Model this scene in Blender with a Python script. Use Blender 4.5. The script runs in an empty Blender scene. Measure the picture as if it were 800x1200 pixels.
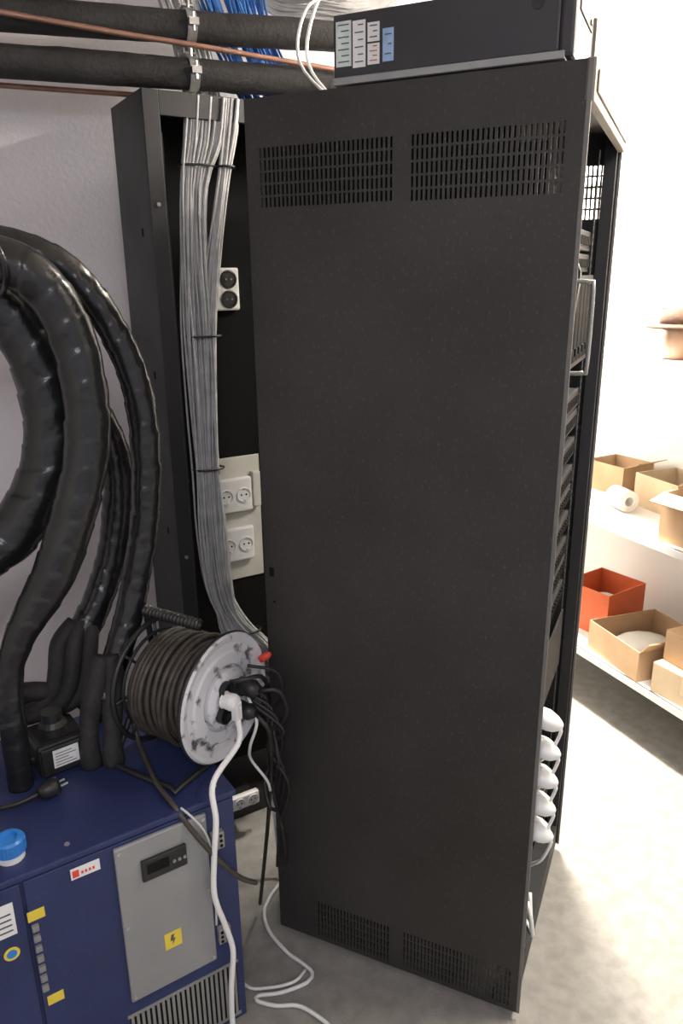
import bpy, bmesh, math, random
from mathutils import Vector, Matrix, noise
random.seed(7)
COL=bpy.context.scene.collection
# ------------------------------------------------------------------ materials
def mat(name,col,rough=.5,metal=0.,var=.12,scale=12.,bump=0.,bscale=60.,spec=.5,col2=None,lo=.35,hi=.65,emit=None,dust=0):
    m=bpy.data.materials.new(name);m.use_nodes=True;nt=m.node_tree;b=nt.nodes['Principled BSDF']
    b.inputs['Roughness'].default_value=rough;b.inputs['Metallic'].default_value=metal
    b.inputs['Specular IOR Level'].default_value=spec
    tc=nt.nodes.new('ShaderNodeTexCoord')
    n=nt.nodes.new('ShaderNodeTexNoise');n.inputs['Scale'].default_value=scale;n.inputs['Detail'].default_value=6
    nt.links.new(tc.outputs['Object'],n.inputs['Vector'])
    r=nt.nodes.new('ShaderNodeValToRGB');r.color_ramp.elements[0].position=lo;r.color_ramp.elements[1].position=hi
    c=Vector(col);c1=col2 if col2 else tuple(c*(1-var))
    r.color_ramp.elements[0].color=(*c1,1);r.color_ramp.elements[1].color=(*(tuple(c) if col2 else tuple(c*(1+var))),1)
    nt.links.new(n.outputs['Fac'],r.inputs['Fac']);out=r.outputs['Color']
    if dust:
        # fine dust specks and rubbed scuffs on top of the paint
        d=nt.nodes.new('ShaderNodeTexNoise');d.inputs['Scale'].default_value=170;d.inputs['Detail'].default_value=2
        mp=nt.nodes.new('ShaderNodeMapping');mp.inputs['Scale'].default_value=(1,1,.6)
        nt.links.new(tc.outputs['Object'],mp.inputs['Vector']);nt.links.new(mp.outputs['Vector'],d.inputs['Vector'])
        dr=nt.nodes.new('ShaderNodeValToRGB');dr.color_ramp.elements[0].position=.60;dr.color_ramp.elements[1].position=.80
        nt.links.new(d.outputs['Fac'],dr.inputs['Fac'])
        mu=nt.nodes.new('ShaderNodeMath');mu.operation='MULTIPLY';mu.inputs[1].default_value=dust
        nt.links.new(dr.outputs['Color'],mu.inputs[0])
        mi=nt.nodes.new('ShaderNodeMixRGB');mi.inputs['Color2'].default_value=(.22,.21,.19,1)
        nt.links.new(mu.outputs[0],mi.inputs['Fac']);nt.links.new(out,mi.inputs['Color1']);out=mi.outputs['Color']
        rm=nt.nodes.new('ShaderNodeMapRange');rm.inputs['To Min'].default_value=rough-.08;rm.inputs['To Max'].default_value=rough+.14
        n3=nt.nodes.new('ShaderNodeTexNoise');n3.inputs['Scale'].default_value=5;n3.inputs['Detail'].default_value=8
        nt.links.new(tc.outputs['Object'],n3.inputs['Vector']);nt.links.new(n3.outputs['Fac'],rm.inputs['Value']);nt.links.new(rm.outputs['Result'],b.inputs['Roughness'])
    nt.links.new(out,b.inputs['Base Color'])
    if bump:
        n2=nt.nodes.new('ShaderNodeTexNoise');n2.inputs['Scale'].default_value=bscale;n2.inputs['Detail'].default_value=4
        nt.links.new(tc.outputs['Object'],n2.inputs['Vector'])
        bp=nt.nodes.new('ShaderNodeBump');bp.inputs['Strength'].default_value=bump;bp.inputs['Distance'].default_value=.01
        nt.links.new(n2.outputs['Fac'],bp.inputs['Height']);nt.links.new(bp.outputs['Normal'],b.inputs['Normal'])
    if emit:
        b.inputs['Emission Color'].default_value=(*emit[0],1);b.inputs['Emission Strength'].default_value=emit[1]
    return m
M={}
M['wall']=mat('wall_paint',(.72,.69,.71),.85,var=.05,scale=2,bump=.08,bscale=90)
M['wallr']=mat('wall_paint_lit',(.90,.88,.84),.85,var=.02,scale=2,bump=.05,bscale=90)  # same white paint, brightened: the strong light is put into the colour
M['ceil']=mat('ceiling_paint',(.70,.64,.62),.9,var=.03,scale=3)
M['floor']=mat('concrete_floor',(.25,.24,.22),.75,var=.13,scale=24,bump=.15,bscale=160,dust=.7)
M['rack']=mat('rack_powdercoat',(.031,.029,.027),.5,var=.20,scale=3.2,bump=.05,bscale=500,spec=.38,dust=.18)
M['rackin']=mat('rack_inner',(.018,.018,.019),.6,var=.1)
M['cab']=mat('cabinet_black',(.018,.018,.020),.45,var=.15,scale=6,bump=.03,bscale=300,dust=.08)
M['black']=mat('black_plastic',(.016,.016,.016),.42,var=.15,scale=15)
M['edge']=mat('rack_edge_grey',(.14,.135,.125),.5,var=.08)
M['foam']=mat('foam_insulation',(.020,.019,.019),.75,var=.25,scale=20,bump=.3,bscale=80)
M['tape']=mat('black_tape',(.011,.011,.012),.27,var=.2,scale=25,bump=.3,bscale=35,spec=.55)
M['copper']=mat('copper_pipe_metal',(.34,.19,.14),.45,metal=.6,var=.15,scale=20)
M['steel']=mat('galvanised_steel',(.55,.55,.55),.35,metal=.8,var=.1)
M['silver']=mat('silver_painted_panel',(.30,.305,.31),.4,metal=.3,var=.06,scale=6)
M['blue']=mat('blue_enamel',(.019,.029,.098),.42,var=.12,scale=8,bump=.03,bscale=200,dust=.12)
M['bluecap']=mat('blue_cap_plastic',(.03,.19,.55),.35,var=.05)
M['white']=mat('white_plastic',(.74,.74,.73),.4,var=.04)
M['cream']=mat('cream_plastic',(.55,.54,.49),.45,var=.06)
M['greycable']=mat('grey_cable_jacket',(.47,.47,.47),.5,var=.14,scale=30)
M['bluecable']=mat('blue_cable_jacket',(.03,.17,.52),.45,var=.2,scale=30)
M['wcable']=mat('white_cable_jacket',(.78,.78,.77),.4,var=.04)
M['bcable']=mat('black_cable_jacket',(.02,.019,.018),.45,var=.2,scale=30)
M['brcable']=mat('brown_black_cable',(.050,.042,.034),.5,var=.3,scale=40)
M['dark']=mat('dark_recess',(.007,.007,.007),.85,var=.1,spec=.15)
M['flange']=mat('worn_painted_flange',(.58,.58,.61),.45,scale=30,col2=(.07,.07,.075),lo=.34,hi=.44)
M['yellow']=mat('yellow_sticker',(.70,.54,.06),.5,var=.05)
M['red']=mat('red_sticker',(.7,.06,.04),.5,var=.05)
M['label']=mat('paper_label',(.72,.73,.72),.5,var=.04)
M['labelg']=mat('green_label',(.60,.68,.64),.5,var=.06,scale=60)
M['labelb']=mat('blue_label',(.30,.45,.66),.5,var=.1,scale=60)
M['ink']=mat('label_ink',(.08,.08,.09),.6,var=.1)
M['inkr']=mat('label_ink_red',(.5,.16,.12),.6,var=.1)
M['card']=mat('cardboard',(.50,.33,.19),.8,var=.07,scale=10)
M['cardl']=mat('cardboard_light',(.60,.46,.30),.8,var=.07,scale=10)
M['redcard']=mat('red_cardboard',(.66,.13,.04),.6,var=.06)
M['shelf']=mat('white_shelf_steel',(.82,.81,.79),.5,var=.03)
M['tapebrown']=mat('parcel_tape',(.66,.52,.34),.35,var=.04)
M['pcb']=mat('pc_case_black',(.030,.031,.037),.4,var=.08,scale=8)
M['gear']=mat('equipment_grey',(.032,.032,.034),.55,var=.1,spec=.3)
M['gearl']=mat('equipment_silver',(.30,.30,.29),.4,metal=.4,var=.08)
M['littrim']=mat('lit_trim',(.25,.22,.18),.5,var=.08)  # trim and grille lightened to beige: strong lamplight put into the colour
M['led']=mat('green_led',(.1,.9,.2),.4,emit=((.1,1,.2),4))
M['paper']=mat('crumpled_paper',(.75,.72,.66),.8,var=.06,bump=.5,bscale=20)
M['brown']=mat('brown_felt',(.085,.045,.028),.85,var=.15,bump=.2,bscale=90)
M['jar']=mat('jar_ceramic',(.46,.32,.23),.4,var=.05)
M['lampm']=mat('lamp_diffuser',(.9,.9,.88),.5,emit=((1,.95,.86),8))
# ------------------------------------------------------------------ mesh helpers
class Grp:
    def __init__(s,name,loc=(0,0,0),rz=0.):
        s.e=bpy.data.objects.new(name,None);s.e.empty_display_size=.05;COL.objects.link(s.e)
        s.e.location=loc;s.e.rotation_euler=(0,0,math.radians(rz))
        s.M=Matrix.Translation(loc)@Matrix.Rotation(math.radians(rz),4,'Z');s.inv=s.M.inverted()
    def w(s,p): return tuple(s.inv@Vector(p))   # world -> local
    def add(s,pn,vf,m,smooth=False,bev=0,seg=2,extra=None):
        v,f=vf
        me=bpy.data.meshes.new(pn);me.from_pydata([tuple(k) for k in v],[],f);me.validate()
        bm=bmesh.new();bm.from_mesh(me)
        if bev: bmesh.ops.bevel(bm,geom=[e for e in bm.edges if len(e.link_faces)==2 and e.calc_face_angle(0)>.5],offset=bev,segments=seg,affect='EDGES',clamp_overlap=True,profile=.5)
        bmesh.ops.recalc_face_normals(bm,faces=bm.faces);bm.to_mesh(me);bm.free()
        me.materials.append(M[m])
        if smooth:
            for p in me.polygons:p.use_smooth=True
        o=bpy.data.objects.new(pn,me);COL.objects.link(o);o.parent=s.e
        return o
def solo(name,vf,m,smooth=False,bev=0,loc=(0,0,0)):
    v,f=vf
    me=bpy.data.meshes.new(name);me.from_pydata([tuple(k) for k in v],[],f)
    bm=bmesh.new();bm.from_mesh(me)
    bmesh.ops.recalc_face_normals(bm,faces=bm.faces);bm.to_mesh(me);bm.free()
    me.materials.append(M[m])
    if smooth:
        for p in me.polygons:p.use_smooth=True
    o=bpy.data.objects.new(name,me);COL.objects.link(o);return o
def join(*L):
    V=[];F=[]
    for v,f in L:
        n=len(V);V+=[tuple(k) for k in v];F+=[tuple(i+n for i in q) for q in f]
    return V,F
def box(x0,x1,y0,y1,z0,z1):
    if x0>x1:x0,x1=x1,x0
    if y0>y1:y0,y1=y1,y0
    if z0>z1:z0,z1=z1,z0
    v=[(x,y,z) for x in(x0,x1) for y in(y0,y1) for z in(z0,z1)]
    return v,[(0,1,3,2),(4,6,7,5),(0,4,5,1),(2,3,7,6),(0,2,6,4),(1,5,7,3)]
def xf(vf,Mx): return [tuple(Mx@Vector(k)) for k in vf[0]],vf[1]
def cyl(p0,p1,r0,r1=None,n=24,cap=True):
    r1=r0 if r1 is None else r1
    p0=Vector(p0);p1=Vector(p1);d=(p1-p0).normalized();a=d.orthogonal().normalized();b=d.cross(a)
    v=[];f=[]
    for p,r in((p0,r0),(p1,r1)):
        for i in range(n):
            t=2*math.pi*i/n;v.append(p+a*r*math.cos(t)+b*r*math.sin(t))
    for i in range(n): f.append((i,(i+1)%n,n+(i+1)%n,n+i))
    if cap: f.append(tuple(range(n))[::-1]);f.append(tuple(range(n,2*n)))
    return v,f
def lathe(prof,c,ax,n=32,closed=False):
    c=Vector(c);d=Vector(ax).normalized();a=d.orthogonal().normalized();b=d.cross(a);v=[];f=[]
    for h,r in prof:
        for i in range(n):
            t=2*math.pi*i/n;v.append(c+d*h+a*r*math.cos(t)+b*r*math.sin(t))
    m=len(prof)
    for j in range(m-1 if not closed else m):
        k=(j+1)%m
        for i in range(n): f.append((j*n+i,j*n+(i+1)%n,k*n+(i+1)%n,k*n+i))
    if not closed:
        f.append(tuple(range(n)));f.append(tuple((m-1)*n+i for i in range(n))[::-1])
    return v,f
def spline(P,step=.01):
    P=[Vector(p) for p in P]
    if len(P)==2:
        k=max(2,int((P[1]-P[0]).length/step));return [P[0].lerp(P[1],i/k) for i in range(k+1)]
    Q=[P[0]*2-P[1]]+P+[P[-1]*2-P[-2]];out=[]
    for i in range(1,len(Q)-2):
        a,b,c,d=Q[i-1:i+3];k=max(2,int((c-b).length/step))
        for j in range(k):
            t=j/k
            out.append(.5*((2*b)+(c-a)*t+(2*a-5*b+4*c-d)*t*t+(3*b-a-3*c+d)*t**3))
    out.append(P[-1]);return out
def tube(P,r,n=8,step=.012,wrap=0,seed=0,cap=True):
    S=spline(P,step);v=[];f=[];T=(S[1]-S[0]).normalized();a=T.orthogonal().normalized();L=0
    tot=sum((S[i+1]-S[i]).length for i in range(len(S)-1))
    for i,p in enumerate(S):
        T2=(S[min(i+1,len(S)-1)]-S[max(i-1,0)]).normalized()
        a=(a-T2*a.dot(T2)).normalized();b=T2.cross(a)
        if i:L+=(p-S[i-1]).length
        rr=r(L/tot) if callable(r) else r
        for j in range(n):
            t=2*math.pi*j/n;q=rr
            if wrap:
                ph=(L+rr*.5*math.cos(t+seed))/wrap
                fr=ph-math.floor(ph)
                q=rr*(1+.055*(1-fr)+.05*(noise.noise(Vector((math.floor(ph)*1.7,seed*3.1,math.cos(t)*1.1)))))
                q*=1+.05*noise.noise(Vector((L*18,math.cos(t)*1.2+seed,math.sin(t)*1.2)))
            v.append(p+a*q*math.cos(t)+b*q*math.sin(t))
    for i in range(len(S)-1):
        for j in range(n): f.append((i*n+j,i*n+(j+1)%n,(i+1)*n+(j+1)%n,(i+1)*n+j))
    if cap: f.append(tuple(range(n))[::-1]);f.append(tuple((len(S)-1)*n+j for j in range(n)))
    return v,f
def sphere(c,r,n=16,sc=(1,1,1)):
    m=n//2
    prof=[(-math.cos(math.pi*(i+.001)/m)*r,max(1e-4,math.sin(math.pi*i/m)*r)) for i in range(m+1)]
    vf=lathe(prof,(0,0,0),(0,0,1),n)
    return [(c[0]+k[0]*sc[0],c[1]+k[1]*sc[1],c[2]+k[2]*sc[2]) for k in vf[0]],vf[1]
def slotted(xs0,xs1,zs0,zs1,y0,y1,groups):
    """panel in the x/z plane between y0 and y1 with real vent slots; groups=(x0,x1,z0,z1,nx,nz,barx,barz)"""
    xs={xs0,xs1};zs={zs0,zs1};holes=[]
    for gx0,gx1,gz0,gz1,nx,nz,bx,bz in groups:
        px=(gx1-gx0)/nx;pz=(gz1-gz0)/nz
        for i in range(nx):
            for k in range(nz):
                h=(gx0+i*px,gx0+i*px+px-bx,gz0+k*pz,gz0+k*pz+pz-bz);holes.append(h)
                xs.update(h[:2]);zs.update(h[2:])
    xs=sorted(xs);zs=sorted(zs);xi={x:i for i,x in enumerate(xs)};zi={z:i for i,z in enumerate(zs)}
    H=set()
    for h in holes:
        for i in range(xi[h[0]],xi[h[1]]):
            for k in range(zi[h[2]],zi[h[3]]):H.add((i,k))
    nx,nz=len(xs),len(zs);v=[(x,y,z) for y in(y0,y1) for x in xs for z in zs];f=[]
    id=lambda s,i,k:s*nx*nz+i*nz+k
    solid=lambda i,k:0<=i<nx-1 and 0<=k<nz-1 and (i,k) not in H
    for i in range(nx-1):
        for k in range(nz-1):
            if not solid(i,k):continue
            f.append((id(0,i,k),id(0,i+1,k),id(0,i+1,k+1),id(0,i,k+1)))
            f.append((id(1,i,k),id(1,i,k+1),id(1,i+1,k+1),id(1,i+1,k)))
            for di,dk,a,b in((-1,0,(i,k),(i,k+1)),(1,0,(i+1,k),(i+1,k+1)),(0,-1,(i,k),(i+1,k)),(0,1,(i,k+1),(i+1,k+1))):
                if not solid(i+di,k+dk): f.append((id(0,*a),id(0,*b),id(1,*b),id(1,*a)))
    return v,f
def swapxy(vf): return [(k[1],k[0],k[2]) for k in vf[0]],vf[1]
# ------------------------------------------------------------------ room
WY=2.36; XR=2.45; YA=3.1; XJ=1.5; CZ=2.6
solo('floor',box(-1.6,2.6,-1.6,3.3,-.1,0),'floor')
solo('ceiling',box(-1.6,2.6,-1.6,3.3,CZ,CZ+.1),'ceil')
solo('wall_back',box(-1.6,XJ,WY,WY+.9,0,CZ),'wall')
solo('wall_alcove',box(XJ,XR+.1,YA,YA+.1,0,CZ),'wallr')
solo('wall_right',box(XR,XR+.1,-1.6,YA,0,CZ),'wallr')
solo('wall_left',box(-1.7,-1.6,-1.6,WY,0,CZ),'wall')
# ------------------------------------------------------------------ server rack
RW,RD,RH=.605,.628,2.0
g=Grp('server_rack',(.9032,1.0556,0),41.6)
vg=[(.028,.296,1.806,1.918,30,5,.0050,.0040),(.327,.603,1.808,1.918,30,5,.0050,.0040),
    (.018,.286,.034,.146,30,5,.0055,.0045),(.320,.520,.034,.146,22,5,.0055,.0045)]
pan=swapxy(slotted(0,RD,.02,RH,0,.0025,vg))
g.add('side_panel_near',pan,'rack')
vg2=[(.028,.296,1.80,1.92,27,5,.0045,.0045),(.327,.603,1.80,1.92,27,5,.0045,.0045)]
p2=swapxy(slotted(0,RD,.02,RH,0,.0025,vg2));p2=([(k[0]+RW-.0025,k[1],k[2]) for k in p2[0]],p2[1])
g.add('side_panel_far',p2,'rack')
g.add('top_cover',join(box(.003,RW-.003,.003,.20,RH-.02,RH-.002),box(.003,RW-.003,.42,RD-.003,RH-.02,RH-.002),box(.003,.15,.2,.42,RH-.02,RH-.002),box(.45,RW-.003,.2,.42,RH-.02,RH-.002)),'rack')
g.add('base_frame',join(box(.003,RW-.003,.003,.05,.02,.10),box(.003,RW-.003,RD-.05,RD-.003,.02,.10),box(.003,.05,.05,RD-.05,.02,.035),box(RW-.05,RW-.003,.05,RD-.05,.02,.035),box(.05,RW-.05,.05,RD-.05,.02,.03)),'rackin')
g.add('corner_posts',join(*[box(a,b,c,d,.02,RH-.02) for a,b,c,d in((.003,.028,.003,.03),(RW-.028,RW-.003,.003,.03),(.003,.03,RD-.035,RD-.003),(RW-.03,RW-.003,RD-.035,RD-.003))]),'rackin')
g.add('front_edge_flange',join(box(-.0005,.004,-.008,.0,.02,RH),box(RW-.006,RW+.0005,-.006,0,.02,RH)),'edge',bev=.001)
g.add('front_top_trim',join(box(.0,RW,-.012,.004,RH-.06,RH+.0015),box(.02,RW-.02,-.016,-.012,RH-.045,RH-.012)),'littrim',bev=.003)  # black plastic, its lit look comes from the colour
g.add('levelling_feet',join(*[lathe([(0,.025),(.006,.025),(.008,.008),(.022,.008)],(x,y,0),(0,0,1),16) for x in(.05,RW-.05) for y in(.05,RD-.05)]),'black')
for nm,x in(('rail_near',.058),('rail_far',RW-.078)):
    g.add(nm,slotted(x,x+.02,.1,RH-.06,.035,.037,[(x+.006,x+.019,.11,RH-.07,1,110,.005,.008)]),'gear')
g.add('panel_lock_holes',join(box(-.0008,.001,.604,.616,1.03,1.052),box(-.0008,.001,.603,.609,.965,.971)),'dark')
g.add('panel_screws',join(*[cyl((-.0015,.612,z),(.001,.612,z),.0035,n=10) for z in(.99,.20)]),'rackin')
g.add('rear_crossbars',join(*[box(.03,RW-.03,RD-.03,RD-.012,z,z+.05) for z in(.3,1.0,1.65)]),'rackin')
g.add('rear_door',box(.006,RW-.006,RD-.008,RD-.003,.05,1.74),'rackin')
g.add('vent_light_block',join(box(.05,RW-.06,.115,.60,1.775,1.975),box(.06,RW-.06,.07,.115,1.79,1.80),box(.05,.053,.060,.115,1.775,1.895)),'dark',bev=.001)  # unseen boxes added to block light leaking through the top vents
g.add('far_inner_bracing',join(*[box(RW-.02,RW-.004,.03,.12,z,z+.012) for z in(1.30,1.0,.7)]),'rackin')
def unit(name,z0,h,m,y0=.02,dep=.42,ports=True,handles=()):
    g.add(name+'_chassis',box(.08,RW-.08,y0+.004,y0+dep,z0+.001,z0+h-.001),m)
    g.add(name+'_faceplate',box(.06,RW-.06,y0-.004,y0+.004,z0+.001,z0+h-.001),m,bev=.001)
    if ports:
        L=[];n=20
        for i in range(n):
            x=.085+i*(RW-.17)/n;L.append(box(x,x+.013,y0-.009,y0-.003,z0+h*.3,z0+h*.7))
        g.add(name+'_ports',join(*L),'dark')
    if handles:
        L=[]
        for x in handles:
            L.append(tube([(x,y0-.004,z0+.01),(x,y0-.045,z0+.012),(x,y0-.052,z0+.025),(x,y0-.052,z0+h-.025),(x,y0-.045,z0+h-.012),(x,y0-.004,z0+h-.01)],.0042,8,.006))
        g.add(name+'_handles',join(*L),'gearl',smooth=True)
unit('patch_panel',1.725,.044,'gear',y0=.045,dep=.1)
unit('network_switch',1.68,.040,'gear',y0=.045)
unit('disk_server',1.485,.190,'gear',y0=.032,handles=(.135,),ports=False)
for i in range(8):
    g.add('drive_bay_%d'%i,join(box(.09+i*.054,.138+i*.054,.022,.030,1.50,1.66),box(.10+i*.054,.128+i*.054,.018,.023,1.515,1.53)),'dark',bev=.002)
g.add('status_led',sphere((.09,.012,1.575),.004,8),'led')
zz=1.42
for i in range(9):
    unit('server_%d'%i,zz-.05,.044,'gear' if i%3==1 else 'rackin',y0=.042);zz-=.07 if i%3 else .05
g.add('blank_panel',box(.06,RW-.06,.032,.036,.66,.82),'rackin')
g.add('lower_shelf',box(.06,RW-.06,.03,.5,.30,.32),'gear')
L=[];L2=[]
g.add('power_strip_body',box(.012,.050,.002,.034,.49,.86),'white',bev=.006)
for i in range(5):
    zc=.520+i*.070;yo=.002
    L.append(lathe([(0,.018),(.010,.021),(.022,.021),(.034,.018),(.044,.012),(.050,.006)],(.030,yo,zc),(.15,-1,-.35),18))
    L.append(lathe([(0,.017),(.010,.018),(.022,.018),(.036,.013),(.046,.006)],(.075,yo+.01,zc-.02),(.15,-1,-.3),16))
    L2.append(tube([(.036,-.036,zc-.012),(.040,-.042,zc-.03),(.050,-.024,zc-.09),(.09,.005,zc-.15)],.004,6))
g.add('power_plugs',join(*L),'white',smooth=True)
g.add('power_leads',join(*L2),'wcable',smooth=True)
g.add('loose_white_leads',join(tube([(.05,.0,.30),(.045,-.012,.26),(.06,-.016,.20),(.12,.0,.16),(.2,.05,.14)],.005,8),tube([(.08,.0,.3),(.06,-.01,.24),(.09,-.012,.17),(.18,.03,.13)],.005,8)),'wcable',smooth=True)
g.add('patch_leads',join(*[tube([(.10+.05*i,.03,1.70),(.10+.05*i,.014,1.68),(.08+.02*i,.012,1.60-.03*i),(.065,.015,1.3-.1*i),(.065,.025,1.15-.1*i)],.003,6) for i in range(3)]),'bcable',smooth=True)
# ------------------------------------------------------------------ desktop computer on the rack
g=Grp('desktop_computer',(.9032,1.0556,RH+.002),41.6)
y0,y1,x0,x1=.028,.440,.0,.375
g.add('chassis',box(x0,x1,y0+.02,y1,.012,.112),'pcb',bev=.004)
g.add('silver_base_strip',box(x0-.001,x1+.001,y0+.01,y1+.001,.002,.014),'silver',bev=.002)
g.add('front_bezel',box(x0,x1,y0-.004,y0+.021,.004,.114),'pcb',bev=.006)
g.add('bezel_grille',join(*[box(x0+.20+i*.012,x0+.207+i*.012,y0-.009,y0-.003,.012,.106) for i in range(14)]),'littrim')
g.add('optical_drive',join(box(x0+.03,x0+.17,y0-.006,y0-.003,.075,.095),box(x0+.14,x0+.155,y0-.008,y0-.005,.082,.088)),'gear')
g.add('feet',join(*[cyl((x,y,0),(x,y,.004),.012,n=12) for x in(.03,.34) for y in(.06,.41)]),'black')
g.add('case_logo',cyl((x0-.0012,.085,.085),(x0+.001,.085,.085),.010,n=20),'gear')
def stick(pn,ya,yb,za,zb,m,lines=4,im='ink'):
    g.add(pn,box(x0-.0012,x0,ya,yb,za,zb),m)
    L=[]
    for i in range(lines):
        zc=za+(i+.7)*(zb-za)/(lines+.4);L.append(box(x0-.0016,x0-.001,ya+.004,yb-.004-(i%2)*.006,zc,zc+.0018))
    g.add(pn+'_print',join(*L),im)
stick('label_green',.405,.434,.030,.100,'labelg',7);stick('label_white',.378,.402,.026,.098,'label',6)
stick('label_barcode',.352,.374,.028,.060,'label',4,'inkr');stick('label_serial',.352,.374,.063,.092,'label',3);stick('label_blue',.326,.346,.030,.080,'labelb',3)
# ------------------------------------------------------------------ open equipment cabinet at the back wall
g=Grp('open_equipment_cabinet',(.384,1.985,0),7)
CW,CD,CH=.62,.26,2.103
g.add('side_left',box(0,.004,0,CD,.0,CH),'cab')
g.add('side_right',box(CW-.004,CW,0,CD,.0,CH),'cab')
g.add('top',box(.004,CW-.004,0,CD,CH-.004,CH),'cab')
g.add('back_board',box(.004,CW-.004,CD-.03,CD-.022,.02,CH-.004),'dark')
g.add('bottom',box(.004,CW-.004,0,CD,.0,.05),'cab')
g.add('front_frame',join(box(0,.040,-.004,.006,0,CH),box(CW-.04,CW,-.004,.006,0,CH),box(.04,CW-.04,-.004,.006,CH-.055,CH),box(.04,CW-.04,-.004,.006,0,.07)),'cab',bev=.0015)
g.add('inner_flange_left',box(.038,.042,0,.05,.07,CH-.055),'cab')
g.add('mounting_rail_left',slotted(.046,.066,.08,CH-.08,.06,.063,[(.051,.064,.1,CH-.1,1,70,.003,.014)]),'gear')
g.add('hinge_screws',join(*[cyl((.02,-.008,z),(.02,-.003,z),.005,n=12) for z in(.93,1.85)]),'steel')
g.add('side_holes',join(*[box(-.001,.0005,.07,.082,z,z+.02) for z in(1.78,1.42,.98)]),'dark')
def socket_plate(g,pn,x0,x1,z0,z1,y,n=2,m='cream',vert=False):
    g.add(pn+'_plate',box(x0,x1,y-.022,y,z0,z1),m,bev=.005)
    R=[];D=[]
    for i in range(n):
        if vert: cx=(x0+x1)/2;cz=z0+(i+.5)*(z1-z0)/n;rr=min((x1-x0),(z1-z0)/n)*.40
        else: cx=x0+(i+.5)*(x1-x0)/n;cz=(z0+z1)/2;rr=min((x1-x0)/n,(z1-z0))*.40
        R.append(lathe([(0,rr),(.004,rr),(.004,rr*.86),(.0005,rr*.80)],(cx,y-.022,cz),(0,-1,0),24))
        for s in(-1,1): D.append(cyl((cx+s*rr*.35,y-.0235,cz),(cx+s*rr*.35,y-.022,cz),rr*.13,n=8))
        for s in(-1,1): D.append(box(cx-.004,cx+.004,y-.0255,y-.024,cz+s*rr*.86-.002,cz+s*rr*.86+.002))
    g.add(pn+'_rings',join(*R),m,smooth=False);g.add(pn+'_holes',join(*D),'dark')
yb=CD-.032
g.add('outlet_upper_plate',box(.226,.315,yb-.024,yb,1.585,1.705),'white',bev=.006)
g.add('outlet_upper_recesses',join(*[lathe([(0,.024),(.003,.026),(.004,.022),(.001,.019)],(.280,yb-.024,z),(0,-1,0),24) for z in(1.617,1.673)]),'black')
g.add('outlet_upper_holes',join(*[cyl((.280+s*.008,yb-.0285,z),(.280+s*.008,yb-.027,z),.003,n=8) for z in(1.617,1.673) for s in(-1,1)]),'gearl')
g.add('outlet_backing',box(.165,.36,yb-.006,yb,.73,1.14),'cream',bev=.002)
socket_plate(g,'outlet_middle',.203,.322,.965,1.075,yb-.006,2,'white')
socket_plate(g,'outlet_lower',.203,.322,.80,.91,yb-.006,2,'white')
g.add('outlet_middle_cover',box(.325,.352,yb-.030,yb-.006,.975,1.09),'cream',bev=.004)
# grey data cables inside cabinet
g=Grp('data_cable_bundle',(.5,2.03,0))
P1=[(.545,2.10),(.530,2.0),(.502,1.897),(.491,1.72),(.489,1.56),(.486,1.35),(.485,1.16),(.488,.98),(.497,.819),(.520,.72),(.560,.638),(.62,.56),(.70,.45)]
P2=[(.612,2.10),(.602,2.03),(.582,1.93),(.560,1.82),(.538,1.70),(.522,1.56),(.512,1.35),(.505,1.16),(.505,.98),(.515,.82),(.54,.73),(.58,.65),(.64,.57),(.71,.47)]
def bundle(P,n,w,d,seed):
    rnd=random.Random(seed);L=[]
    for i in range(n):
        ox=(i+.5)/n-.5+rnd.uniform(-.06,.06);oy=rnd.random()-.5
        q=[]
        for j,(x,z) in enumerate(P):
            ww=w*(1.2 if j in(0,1) else (1.5 if j>=len(P)-3 else .95+.10*math.sin(j*1.9)))
            tw=.25*math.sin(i*7.3+j*.9)
            q.append(g.w((x+(ox+tw*.25)*ww,2.015+oy*d+.003*math.cos(i*2+j),z)))
        L.append(tube(q,.0031,6,.03))
    return L
g.add('main_strand',join(*bundle(P1,52,.072,.030,1)),'greycable',smooth=True)
g.add('side_strand',join(*bundle(P2,20,.034,.024,2)),'greycable',smooth=True)
T=[]
def tie(cx,cy,cz,rx,ry,rr=.003):
    q=[g.w((cx+rx*math.cos(t*math.pi/8),cy+ry*math.sin(t*math.pi/8),cz)) for t in range(17)];return tube(q,rr,6,.02)
T+=[tie(.514,2.015,1.945,.045,.025),tie(.586,2.015,1.945,.023,.022),tie(.504,2.015,1.53,.046,.026),tie(.493,2.015,1.17,.043,.026),tie(.565,2.02,.65,.058,.026)]
g.add('cable_ties',join(*T),'black',smooth=True)
# ------------------------------------------------------------------ pipes under the ceiling
def pipe(name,z0,z1,y,r):
    g=Grp(name,(0,y,z0))
    P=[(-1.6,0,0-(z1-z0)*1.2),(.1,0,0),(.95,0,z1-z0),(1.5,0,(z1-z0)*1.5)]
    g.add('foam_sleeve',tube(P,r,20,.03,wrap=.45,seed=2),'foam',smooth=True)
    L=[]
    for x in(.545,):
        zc=(z1-z0)*.5
        L.append(lathe([(-.012,r*1.12),(.012,r*1.12),(.012,r*1.02),(-.012,r*1.02)],(x,0,zc),(1,0,0),28,True))
        L.append(box(x-.012,x+.012,-r-.02,-r,zc-.008,zc+.008))
        L.append(cyl((x,-r-.012,zc-.02),(x,-r-.012,zc+.02),.004,n=8))
        L.append(cyl((x,0,zc+r),(x,0,CZ-z0),.005,n=8))
        L.append(box(x-.015,x+.015,-.002,.10,zc+r+.01,zc+r+.014))
    g.add('pipe_clamp',join(*L),'steel')
pipe('insulated_pipe',2.262,2.297,2.13,.036)
pipe('insulated_pipe',2.166,2.182,2.13,.036)
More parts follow.
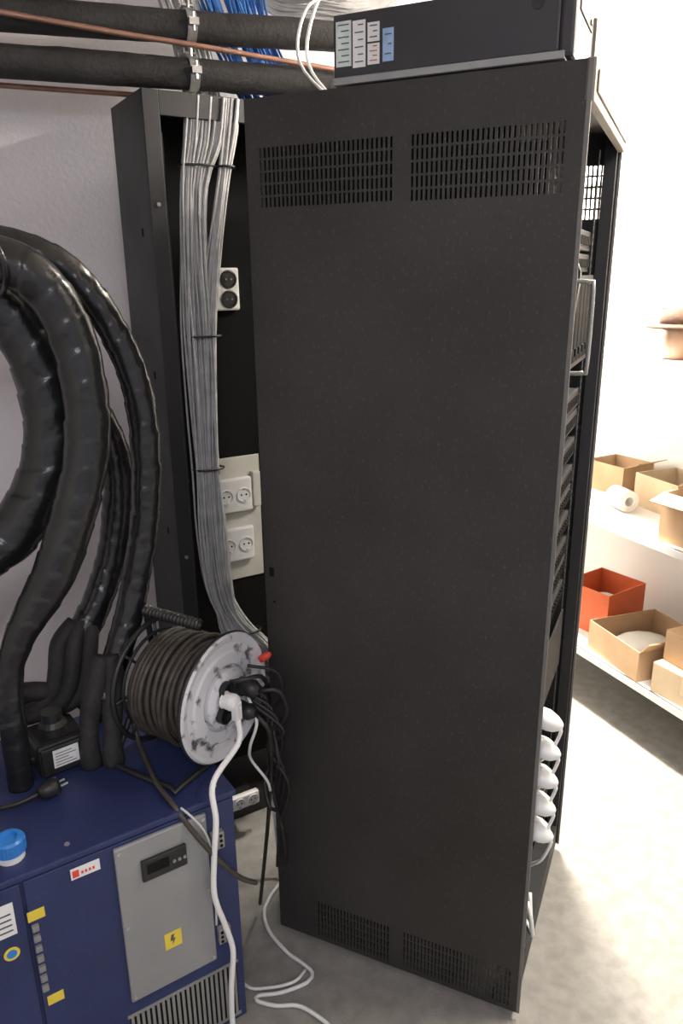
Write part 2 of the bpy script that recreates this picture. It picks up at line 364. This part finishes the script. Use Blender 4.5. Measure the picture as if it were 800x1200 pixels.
def cup(P):
    g=Grp('copper_pipe',P[0]);g.add('pipe_run',tube([g.w(p) for p in P],.0065,12,.03),'copper',smooth=True)
cup([(-1.6,2.085,2.36),(.106,2.085,2.252),(.55,2.085,2.228),(.938,2.085,2.206),(1.45,2.085,2.18)])
cup([(-1.6,2.20,2.12),(.08,2.20,2.128),(.45,2.20,2.131),(1.45,2.20,2.138)])
# overhead cables
g=Grp('blue_cable_bundle',(.65,2.22,2.3));rnd=random.Random(5);L=[]
for i in range(50):
    a=i/49;jx=rnd.uniform(-.006,.006);y=2.19+.05*rnd.random()
    L.append(tube([g.w(p) for p in((.54+.19*a+jx,y,2.598),(.57+.185*a-jx,y,2.44),(.615+.175*a+jx,y+.01,2.32),(.66+.17*a,y,2.22),(.70+.16*a+jx,y-.02,2.13),(.70+.16*a,y-.05,2.108))],.0034,6,.02))
g.add('cables',join(*L),'bluecable',smooth=True)
g=Grp('white_cable_bundle',(.6,2.2,2.3));L=[]
for i in range(34):
    a=i/33;jx=rnd.uniform(-.008,.008);y=2.19+.04*rnd.random()
    L.append(tube([g.w(p) for p in((.42+.13*a+jx,y,2.598),(.455+.12*a,y,2.45),(.50+.10*a+jx,y,2.33),(.52+.10*a,y-.03,2.22),(.525+.10*a+jx,y-.06,2.12),(.525+.10*a,y-.10,2.106))],.0032,6,.02))
for i in range(38):
    a=i/37;jx=rnd.uniform(-.05,.05)
    L.append(tube([g.w(p) for p in((.62+jx,2.24,2.598),(.76+.06*a,2.22+.05*a,2.38+.12*a),(.90+jx,2.15,2.34+.14*a),(1.08,2.12+.05*a,2.36+.12*a),(1.35,2.2,2.598))],.0032,6,.02))
g.add('cables',join(*L),'greycable',smooth=True)
g=Grp('white_patch_cable',(.9,1.8,2.1));L=[]
for i in range(2):
    L.append(tube([g.w(p) for p in((1.0,2.15,2.43),(.86,1.95,2.36-.02*i),(.74-.02*i,1.78,2.24),(.70-.02*i,1.72,2.12),(.76,1.66,2.025),(.80,1.62,2.0))],.0035,6,.02))
g.add('cables',join(*L),'wcable',smooth=True)
# ------------------------------------------------------------------ chiller
g=Grp('industrial_chiller',(.325,1.30,0),8.97)
MW,MD,MH=.74,.46,.662
g.add('cabinet_body',box(-MW,0,0.004,MD,.04,MH-.012),'blue',bev=.004)
g.add('top_lid',box(-MW-.004,.004,-.004,MD+.004,MH-.014,MH),'blue',bev=.003)
g.add('feet',join(*[cyl((x,y,0),(x,y,.045),.022,n=16) for x in(-MW+.06,-.06) for y in(.06,MD-.06)]),'black')
g.add('front_door_left',box(-MW+.004,-.424,-.004,.006,.05,MH-.016),'blue',bev=.002)
g.add('front_door_right',box(-.418,-.004,-.004,.006,.05,MH-.016),'blue',bev=.002)
g.add('control_panel',box(-.257,-.068,-.012,-.003,.258,.640),'silver',bev=.003)
g.add('panel_screws',join(*[cyl((x,-.0145,z),(x,-.012,z),.004,n=10) for x in(-.249,-.076) for z in(.27,.45,.63)]),'steel')
g.add('display_bezel',box(-.210,-.117,-.020,-.011,.545,.594),'black',bev=.003)
g.add('display_screen',box(-.200,-.155,-.0212,-.0195,.562,.584),'dark')
g.add('display_buttons',join(*[cyl((-.145+i*.011,-.0225,.568),(-.145+i*.011,-.019,.568),.0035,n=10) for i in range(3)]),'gearl')
g.add('warning_sticker',box(-.178,-.142,-.0132,-.0118,.350,.390),'yellow')
g.add('warning_bolt',([(-.164,-.0137,.384),(-.157,-.0137,.384),(-.160,-.0137,.374),(-.155,-.0137,.374),(-.163,-.0137,.357),(-.1615,-.0137,.369),(-.167,-.0137,.369)],[(0,1,2,3,4,5,6)]),'ink')
g.add('brand_label',box(-.337,-.283,-.0052,-.0038,.608,.632),'label')
g.add('brand_label_mark',join(box(-.334,-.322,-.0058,-.005,.612,.627)),'red')
g.add('brand_label_text',join(*[box(-.318+i*.007,-.314+i*.007,-.0058,-.005,.615,.621) for i in range(4)]),'red')
L=[];L2=[]
for zc,xx in((.568,-.408),(.361,-.398)):
    g.add('yellow_tag',box(xx-.012,xx+.018,-.0052,-.0038,zc-.012,zc+.010),'yellow')
for i in range(7): L.append(box(-.416,-.404,-.012,-.004,.535-i*.024,.548-i*.024))
g.add('indicator_strip',join(*L),'gearl',bev=.001)
g.add('side_label',box(-.475,-.440,-.0052,-.0038,.545,.615),'label')
g.add('side_label_print',join(*[box(-.471,-.446,-.0058,-.005,.555+i*.012,.558+i*.012) for i in range(4)]),'ink')
g.add('round_sticker',cyl((-.455,-.0055,.505),(-.455,-.0035,.505),.014,n=20),'yellow')
g.add('round_sticker_mark',cyl((-.455,-.006,.505),(-.455,-.0054,.505),.009,n=20),'bluecap')
for zc in(.565,.318):
    L=[box(-.062,-.034,-.018,-.003,zc-.020,zc+.020)]
    for a in range(2):
        for b in range(3): L2.append(cyl((-.055+a*.013,-.0195,zc-.012+b*.012),(-.055+a*.013,-.0175,zc-.012+b*.012),.0035,n=8))
    g.add('panel_hinge',join(*L),'gearl',bev=.002)
g.add('hinge_screws',join(*L2),'dark')
L=[]
for i in range(22): L.append(box(-.262+i*.011,-.256+i*.011,-.007,-.003,.07,.215))
L.append(box(-.268,-.018,-.006,-.003,.215,.222));L.append(box(-.268,-.018,-.006,-.003,.062,.07))
g.add('vent_grille',join(*L),'gearl')
g.add('vent_recess',box(-.264,-.022,-.0045,-.0035,.07,.215),'dark')
g.add('lid_screws',join(*[cyl((x,.03,MH-.001),(x,.03,MH+.002),.005,n=12) for x in(-.60,-.33,-.03)]),'steel')
c=g.w((-.102,1.288,0));cx,cy=c[0],c[1]
g.add('filler_neck',lathe([(MH,.024),(MH+.018,.024)],(cx,cy,0),(0,0,1),24),'white',smooth=False)
cap=lathe([(MH+.016,.028),(MH+.040,.027),(MH+.044,.023),(MH+.0445,.016),(MH+.039,.014),(MH+.039,.002)],(cx,cy,0),(0,0,1),28)
g.add('filler_cap',cap,'bluecap')
g.add('cap_ribs',join(*[box(cx+.027*math.cos(t)-.0015,cx+.027*math.cos(t)+.0015,cy+.027*math.sin(t)-.0015,cy+.027*math.sin(t)+.0015,MH+.018,MH+.038) for t in [i*math.pi/12 for i in range(24)]]),'bluecap')
# ------------------------------------------------------------------ pump / compressor unit on the chiller
g=Grp('pump_control_box',(.0,1.555,MH),14)
g.add('housing',box(-.050,.055,-.045,.06,.0,.078),'black',bev=.010)
g.add('front_cover',box(-.045,.050,-.052,-.042,.006,.072),'black',bev=.004)
g.add('rating_label',box(-.022,.032,-.0535,-.0515,.022,.064),'label')
g.add('rating_print',join(*[box(-.018,.026-(i%3)*.008,-.0541,-.053,.027+i*.007,.0285+i*.007) for i in range(5)]),'ink')
g.add('cable_gland',lathe([(0,.012),(.02,.012),(.025,.008),(.03,.008)],(-.05,0,.03),(-1,0,0),16),'black')
g.add('top_neck',lathe([(0,.03),(.02,.03),(.03,.022),(.05,.022)],(0,.0,.078),(0,0,1),20),'black')
g=Grp('power_plug',(-.045,1.43,MH),20)
g.add('body',lathe([(0,.010),(.012,.017),(.03,.019),(.04,.018)],(0,0,.019),(1,0,0.0),18),'black',smooth=True)
g.add('pins',join(cyl((.04,-.008,.019),(.058,-.008,.019),.0024,n=8),cyl((.04,.008,.019),(.058,.008,.019),.0024,n=8)),'steel')
g.add('lead',tube([(0,0,.019),(-.04,.01,.012),(-.08,.04,.006),(-.10,.09,.006)],.005,8),'bcable',smooth=True)
# ------------------------------------------------------------------ insulated hoses
def hose(name,P,r,wrap=.05,seed=1,m='tape'):
    g=Grp(name,P[-1]);g.add('taped_sleeve',tube([g.w(p) for p in P],r,28,.005,wrap=wrap,seed=seed),m,smooth=True);return g
hose('insulated_hose',[(-.62,1.70,CZ-.001),(-.58,1.66,2.2),(-.40,1.55,1.86),(-.18,1.50,1.765),(.0,1.50,1.715),(.066,1.5,1.690),(.113,1.5,1.625),(.138,1.5,1.506),(.134,1.5,1.376),(.095,1.5,1.243),(.035,1.5,1.11),(-.03,1.5,1.013),(-.065,1.5,.92),(-.075,1.5,.80),(-.078,1.5,MH)],lambda t:.041 if t<.8 else .041-.016*min(1,(t-.8)/.08),.055,1)
hose('insulated_hose',[(-.70,1.80,CZ-.001),(-.66,1.78,2.2),(-.50,1.70,1.90),(-.25,1.64,1.77),(-.10,1.62,1.70),(-.01,1.62,1.655),(.040,1.62,1.597),(.072,1.62,1.514),(.080,1.62,1.394),(.052,1.62,1.289),(-.014,1.62,1.187),(-.084,1.62,1.142),(-.22,1.63,1.06),(-.30,1.64,.90),(-.32,1.62,MH)],lambda t:.053,.06,2)
hose('insulated_hose',[(-.55,1.86,CZ-.001),(-.50,1.80,2.2),(-.30,1.66,1.84),(-.10,1.60,1.765),(.060,1.6,1.738),(.145,1.6,1.69),(.210,1.6,1.592),(.252,1.6,1.46),(.257,1.6,1.306),(.238,1.6,1.155),(.192,1.59,.982),(.140,1.56,.86),(.11,1.53,.80)],lambda t:.030,.035,3)
hose('insulated_hose',[(-.45,1.95,CZ-.001),(-.40,1.9,2.2),(-.20,1.78,1.80),(.02,1.73,1.62),(.12,1.72,1.50),(.190,1.72,1.366),(.210,1.72,1.247),(.185,1.72,1.087),(.135,1.70,.967),(.09,1.68,.90)],lambda t:.034,.04,4)
g=Grp('foam_pipe_insulation',(.08,1.55,MH))
W=g.w
fo=[]
for dx,dy in((-.026,0),(.020,-.012)):
    fo.append(tube([W(p) for p in((.125+dx*.3,1.545,.90),(.115+dx*.8,1.53,.84),(.100+dx,1.52+dy,.77),(.093+dx,1.51+dy,.70),(.093+dx,1.51+dy,MH))],lambda t:.022+.003*math.sin(t*7),16,.01,wrap=.09,seed=5+dx))
for i,(dx,dy) in enumerate(((-.045,0),(-.012,-.01),(.022,-.005),(0,.035))):
    fo.append(tube([W(p) for p in((.10+dx*.5,1.68,.93),(.082+dx,1.66+dy,.895),(.070+dx,1.645+dy,.84),(.055+dx,1.64+dy,.79),(.02+dx,1.64+dy,.755),(-.05+dx,1.65+dy,.74),(-.12+dx,1.66,.74))],.019,16,.01,wrap=.09,seed=8+i))
fo.append(tube([W(p) for p in((-.12,1.66,.80),(-.03,1.64,.80),(.05,1.66,.76),(.09,1.68,.70),(.09,1.69,MH))],.02,16,.01,wrap=.09,seed=13))
g.add('foam_tubes',join(*fo),'foam',smooth=True)
g=Grp('hose_strap',(.0,1.55,1.735))
L=[]
for x in(-.03,.02):
    L.append(tube([g.w((x+.01*math.sin(t*.7),1.55+.108*math.cos(t*math.pi/10),1.724-x*.5+.060*math.sin(t*math.pi/10))) for t in range(21)],.006,8,.01))
g.add('tape_loops',join(*L),'tape',smooth=True)
# ------------------------------------------------------------------ cable reel
g=Grp('cable_reel',(.293,1.487,.812),-54)
R0=.142
def ring(x,r,rr,n=48): 
    return tube([(x,r*math.cos(2*math.pi*i/n),r*math.sin(2*math.pi*i/n)) for i in range(n+1)],rr,8,.05,cap=False)
g.add('flange_front',lathe([(.088,.055),(.088,R0),(.094,R0+.002),(.099,R0-.002),(.096,R0-.012),(.092,R0-.02),(.092,.105),(.096,.100),(.096,.075),(.082,.070),(.082,.055)],(0,0,0),(1,0,0),56,True),'flange',smooth=False)
g.add('flange_rim',ring(.090,R0+.001,.004),'black',smooth=True)
g.add('flange_back',join(lathe([(-.098,.055),(-.098,.075),(-.092,.075),(-.092,.055)],(0,0,0),(1,0,0),48,True),ring(-.095,R0,.006),ring(-.095,.112,.004),*[tube([(-.095,.06*math.cos(a),.06*math.sin(a)),(-.095,R0*math.cos(a),R0*math.sin(a))],.0035,6,.05) for a in [i*math.pi/4 for i in range(8)]]),'black',smooth=True)
g.add('drum',cyl((-.095,0,0),(.086,0,0),.056,n=32),'black')
co=[];rr=random.Random(2)
for lay,(rad,n) in enumerate(((.070,13),(.084,13),(.098,12),(.110,11),(.119,7))):
    x0=-.082+.004*(lay%2)+(.02 if lay==4 else 0)
    for i in range(n):
        x=x0+i*.0132*(1 if lay<4 else 1.1);j=rr.uniform(-.004,.004);q=[]
        for k in range(33):
            t=2*math.pi*k/32;q.append((x+.004*math.sin(t+i),(rad+j*math.sin(t*2+i))*math.cos(t),(rad+j*math.sin(t*2+i))*math.sin(t)))
        co.append(tube(q,.0064,7,.05,cap=False))
g.add('cable_coil',join(*co),'brcable',smooth=True)
g.add('socket_head',lathe([(.082,.070),(.100,.066),(.110,.052),(.112,.002)],(0,0,0),(1,0,0),32),'flange')
S=[];D=[]
for a in(0.5,2.1,3.67,5.2):
    cy,cz=.036*math.cos(a),.036*math.sin(a)
    S.append(lathe([(.108,.021),(.122,.021),(.122,.018),(.112,.016)],(0,cy,cz),(1,0,0),20));D.append(cyl((.112,cy,cz),(.1125,cy,cz),.0155,n=18))
g.add('reel_sockets',join(*S),'black');g.add('reel_socket_holes',join(*D),'dark')
g.add('carry_frame',join(
  tube([(-.112,-.135,-.140),(-.112,-.06,-.03),(-.112,0,.02),(-.112,.0,.10),(-.112,-.005,.150),(-.100,-.005,.160)],.007,10,.01),
  tube([(.03,-.005,.162),(-.112,-.005,.160)],.007,10,.02),
  tube([(-.112,0,.02),(-.112,.06,-.05),(-.112,.125,-.141),(-.10,.135,-.143),(.06,.135,-.143),(.075,.12,-.143),(.075,-.135,-.143),(.06,-.15,-.143),(-.10,-.15,-.143),(-.112,-.135,-.140)],.007,10,.01),
  tube([(-.112,0,.0),(-.09,0,0)],.012,12,.01)),'black',smooth=True)
g.add('hand_grip',tube([(-.115,-.005,.162),(.045,-.005,.162)],lambda t:.0115+.0022*math.sin(t*2*math.pi*16),14,.0015),'black',smooth=True)
g.add('plug_white',join(lathe([(.118,.017),(.140,.019),(.150,.014),(.152,.004)],(0,-.031,.018),(1,0,0),18),box(.140,.156,-.040,-.022,-.02,.022)),'white',bev=.002)
g.add('plug_black',join(lathe([(.118,.018),(.150,.020),(.165,.010)],(0,.028,.022),(1,0,0),18),lathe([(.118,.018),(.145,.019),(.160,.009)],(0,.018,-.030),(1,0,0),18)),'black',smooth=True)
g.add('plug_red',lathe([(.0,.008),(.02,.009),(.03,.004)],(.10,.12,.035),(.6,.5,.4),14),'red',smooth=True)
rp=lambda p:tuple(g.M@Vector(p))
tg=[]
tg.append(tube([(.165,.028,.022),(.20,.05,.02),(.19,.09,-.06),(.13,.10,-.16),(.10,.14,-.30),(.12,.16,-.5),(.05,.25,-.79)],.005,8))
tg.append(tube([(.16,.018,-.030),(.19,.02,-.06),(.16,.07,-.15),(.12,.12,-.24),(.09,.13,-.45),(.0,.2,-.78)],.005,8))
tg.append(tube([(.12,.05,.06),(.16,.10,.03),(.15,.13,-.05),(.10,.14,-.12),(.13,.12,-.22),(.17,.08,-.19),(.14,.10,-.09),(.10,.13,-.04)],.004,8))
tg.append(tube([(.11,.08,-.02),(.14,.11,-.10),(.13,.15,-.20),(.10,.12,-.28),(.13,.09,-.33),(.12,.14,-.40),(.08,.18,-.6)],.0045,8))
for i in range(5):
    tg.append(tube([(.12,.02+.01*i,.04-.02*i),(.145+.01*i,.05+.008*i,.02-.03*i),(.13,.10,-.06-.03*i),(.12+.01*i,.13,-.17-.03*i),(.10,.16,-.30-.04*i)],.0042,8))
tg.append(tube([(.118,-.01,.05),(.15,.0,.06),(.16,.04,.05),(.14,.09,.0)],.005,8))
g.add('black_leads',join(*tg),'bcable',smooth=True)
g.add('white_thin_lead',tube([(.13,.03,.0),(.16,.02,-.05),(.13,.03,-.13),(.10,.07,-.20),(.12,.10,-.27),(.10,.14,-.35)],.0035,8),'wcable',smooth=True)
ch=Matrix.Translation((.325,1.30,0))@Matrix.Rotation(math.radians(8.97),4,'Z')
C=lambda x,y,z:tuple(ch@Vector((x,y,z)))
e=rp((.150,-.031,-.018))
g=Grp('white_power_cable',(.3,1.25,0))
g.add('cable',tube([g.w(p) for p in(e,(e[0]-.004,e[1]-.01,e[2]-.05),C(-.045,-.005,.70),C(-.055,-.03,.63),C(-.066,-.032,.54),C(-.071,-.032,.45),C(-.052,-.03,.36),C(-.038,-.03,.28),C(-.048,-.03,.18),C(-.05,-.03,.06),C(-.04,-.05,.008),C(.03,-.10,.008),C(.10,-.14,.008))],.0062,10,.01),'wcable',smooth=True)
g=Grp('white_floor_cable',(.45,1.5,0))
g.add('cable',tube([g.w(p) for p in((.56,1.80,.30),(.555,1.74,.10),(.545,1.69,.010),(.50,1.645,.007),(.463,1.596,.007),(.455,1.53,.007),(.475,1.45,.007),(.500,1.40,.007),(.512,1.365,.007),(.49,1.345,.007),(.423,1.346,.007),(.37,1.361,.007),(.362,1.35,.007),(.40,1.318,.007),(.445,1.298,.007),(.475,1.26,.007),(.50,1.20,.007),(.50,1.1,.007))],.005,10,.01),'wcable',smooth=True)
g.add('second_loop',tube([g.w(p) for p in((.50,1.38,.008),(.46,1.355,.014),(.40,1.37,.008),(.35,1.40,.007),(.33,1.5,.007),(.35,1.6,.007))],.004,10,.01),'wcable',smooth=True)
g=Grp('dark_extension_lead',(.2,1.3,.66))
g.add('cable',tube([g.w(p) for p in((.165,1.53,.75),(.168,1.50,.70),C(-.13,.10,.673),C(-.125,.02,.668),C(-.105,-.018,.625),C(-.06,-.03,.54),C(-.01,-.025,.46),C(.03,-.02,.42))],.0055,8,.01),'brcable',smooth=True)
g.add('beige_lead',tube([g.w(p) for p in(C(-.115,.002,.666),C(-.098,-.010,.645),C(-.075,-.022,.60),C(-.064,-.022,.53),C(-.064,-.022,.45),C(-.067,-.02,.36))],.0026,8,.01),'cream',smooth=True)
g=Grp('power_strip',(.50,1.935,.10),7)
socket_plate(g,'strip',-.12,.06,0,.045,0,4,'white')
g.add('strip_lead',tube([(.06,-.01,.02),(.10,-.01,.05),(.13,.0,.2),(.15,.02,.4)],.004,8),'bcable',smooth=True)
g.add('strip_bracket',box(-.09,.05,.0,.045,.01,.03),'black')
# ------------------------------------------------------------------ shelves and boxes on the right
g=Grp('storage_shelf',(1.956,0,0))
for i,zt in enumerate((.25,.80,1.40,2.0)):
    g.add('shelf_board_%d'%i,join(box(0,.45,-.6,2.75,zt-.018,zt),box(-.002,.012,-.6,2.75,zt-.028,zt+.0)),'shelf',bev=.002)
g.add('uprights',join(*[box(a,a+.03,b,b+.03,0,2.2) for a in(.002,.45) for b in(-.6,.9,2.68)]),'shelf')
def obox(name,loc,rz,sx,sy,sz,m='card',flaps=(.8,.9,.7,1.0),fl=.09,inner=None):
    g=Grp(name,loc,rz);t=.004
    g.add('carton',join(box(-sx/2,sx/2,-sy/2,sy/2,0,t),box(-sx/2,-sx/2+t,-sy/2,sy/2,t,sz),box(sx/2-t,sx/2,-sy/2,sy/2,t,sz),box(-sx/2+t,sx/2-t,-sy/2,-sy/2+t,t,sz),box(-sx/2+t,sx/2-t,sy/2-t,sy/2,t,sz)),m)
    L=[]
    for k,(a,l,px,py) in enumerate(((0,sy,-sx/2,0),(90,sx,0,-sy/2),(180,sy,sx/2,0),(270,sx,0,sy/2))):
        if flaps[k] is None: continue
        F=box(-fl,0,-l/2+.004,l/2-.004,-t/2,t/2)
        Mx=Matrix.Translation((px,py,sz))@Matrix.Rotation(math.radians(a),4,'Z')@Matrix.Rotation(flaps[k],4,'Y')
        L.append(xf(F,Mx))
    if L:g.add('flaps',join(*L),m)
    if inner:g.add('packing_paper',sphere((0,0,sz*.35),1,14,(sx*.42,sy*.42,sz*.33)),inner,smooth=True)
    return g
def cbox(name,loc,rz,sx,sy,sz,m='card'):
    g=Grp(name,loc,rz)
    g.add('carton',box(-sx/2,sx/2,-sy/2,sy/2,0,sz),m,bev=.002)
    g.add('parcel_tape',join(box(-sx/2-.0008,sx/2+.0008,-.025,.025,sz-.002,sz+.0008),box(-sx/2-.001,-sx/2,-.025,.025,sz-.07,sz)),'tapebrown')
    g.add('shipping_mark',box(-sx/2-.001,-sx/2,-sy*.35,-sy*.12,sz*.25,sz*.5),'label')
obox('red_cardboard_box',(2.20,2.22,.25),10,.24,.22,.19,'redcard',(None,None,None,None),.06,'paper')
obox('cardboard_box',(2.13,1.91,.25),-6,.31,.29,.12,'card',(None,.9,None,None),.06,'paper')
cbox('cardboard_box',(2.125,1.585,.25),4,.30,.29,.115,'cardl')
cbox('cardboard_box',(2.14,1.585,.366),-3,.27,.26,.115,'card')
cbox('cardboard_box',(2.16,1.18,.25),2,.32,.36,.25,'card')
obox('cardboard_box',(2.13,1.64,.80),3,.28,.30,.17,'card',(-.3,.8,None,-.9),.07,'paper')
obox('cardboard_box',(2.33,2.34,.80),5,.18,.20,.12,'card',(None,.4,None,None),.07,'paper')
obox('cardboard_box',(2.31,2.02,.80),-4,.20,.22,.13,'cardl',(None,.6,None,None),.07,'paper')
cbox('cardboard_box',(2.22,1.15,.80),-4,.3,.3,.22,'card')
obox('cardboard_box',(2.30,2.02,1.40),-8,.22,.26,.15,'cardl',(None,.3,None,None),.07,'paper')
obox('cardboard_box',(2.14,1.62,1.40),5,.26,.26,.13,'card',(.6,.3,None,.4),.07,'paper')
cbox('cardboard_box',(2.22,1.25,1.40),6,.3,.3,.2,'card')
solo('paper_roll',lathe([(0,.042),(.10,.042),(.10,.018),(0,.018)],(2.12,2.06,.842),(.2,1,0),24,True),'paper')
g=Grp('storage_jar',(2.07,1.88,1.40))
g.add('jar_body',lathe([(0,.04),(.01,.052),(.07,.054),(.09,.045),(.10,.045),(.101,.002)],(0,0,0),(0,0,1),28),'jar',smooth=True)
g=Grp('brown_hat',(2.07,1.88,1.501))
g.add('brim',lathe([(0,.10),(.004,.105),(.010,.10),(.014,.062),(.002,.055)],(0,0,0),(0,0,1),36,True),'brown',smooth=True)
g.add('crown',lathe([(.008,.064),(.04,.058),(.062,.045),(.066,.02),(.062,.003)],(0,0,0),(0,0,1),32),'brown',smooth=True)
# ------------------------------------------------------------------ lights
def area(name,loc,rot,sx,sy,pw,col):
    l=bpy.data.lights.new(name,'AREA');l.shape='RECTANGLE';l.size=sx;l.size_y=sy;l.energy=pw;l.color=col
    o=bpy.data.objects.new(name,l);COL.objects.link(o);o.location=loc;o.rotation_euler=[math.radians(k) for k in rot];return o
for i,(x,y) in enumerate(((1.72,2.45),(1.75,1.0))):
    g=Grp('ceiling_lamp',(x,y,CZ-.06))
    g.add('housing',box(-.09,.09,-.5,.5,.01,.06),'white',bev=.004);g.add('diffuser',box(-.075,.075,-.48,.48,0,.012),'lampm',bev=.004)
area('fluorescent_light',(1.72,2.45,CZ-.07),(0,0,0),.15,.95,230,(1,.93,.81))
area('fluorescent_light',(1.75,1.0,CZ-.07),(0,0,0),.15,.95,80,(1,.92,.80))
area('fill_light',(-.3,-.9,CZ-.05),(15,0,0),.8,.6,34,(.97,.95,1))  # soft fill added behind the camera to lift the left side
w=bpy.data.worlds.new('World');bpy.context.scene.world=w;w.use_nodes=True
w.node_tree.nodes['Background'].inputs[0].default_value=(.92,.92,1,1);w.node_tree.nodes['Background'].inputs[1].default_value=.66
# ------------------------------------------------------------------ camera
h,p,rl=1.6804,.3053,-.0119;A=math.radians(66)
fh=Vector((math.cos(A),math.sin(A),0));rt=Vector((math.sin(A),-math.cos(A),0))
fw=fh*math.cos(p)-Vector((0,0,math.sin(p)));up=rt.cross(fw)
Rr=math.cos(rl)*rt+math.sin(rl)*up;Uu=-math.sin(rl)*rt+math.cos(rl)*up
cd=bpy.data.cameras.new('camera');co_=bpy.data.objects.new('camera',cd);COL.objects.link(co_)
mx=Matrix((Rr,Uu,-fw)).transposed().to_4x4();mx.translation=(0,0,h);co_.matrix_world=mx
cd.sensor_fit='HORIZONTAL';cd.sensor_width=24;cd.lens=880.4/800*24;cd.clip_start=.02
bpy.context.scene.camera=co_
vs=bpy.context.scene.view_settings;vs.view_transform='Standard';vs.look='None';vs.exposure=0
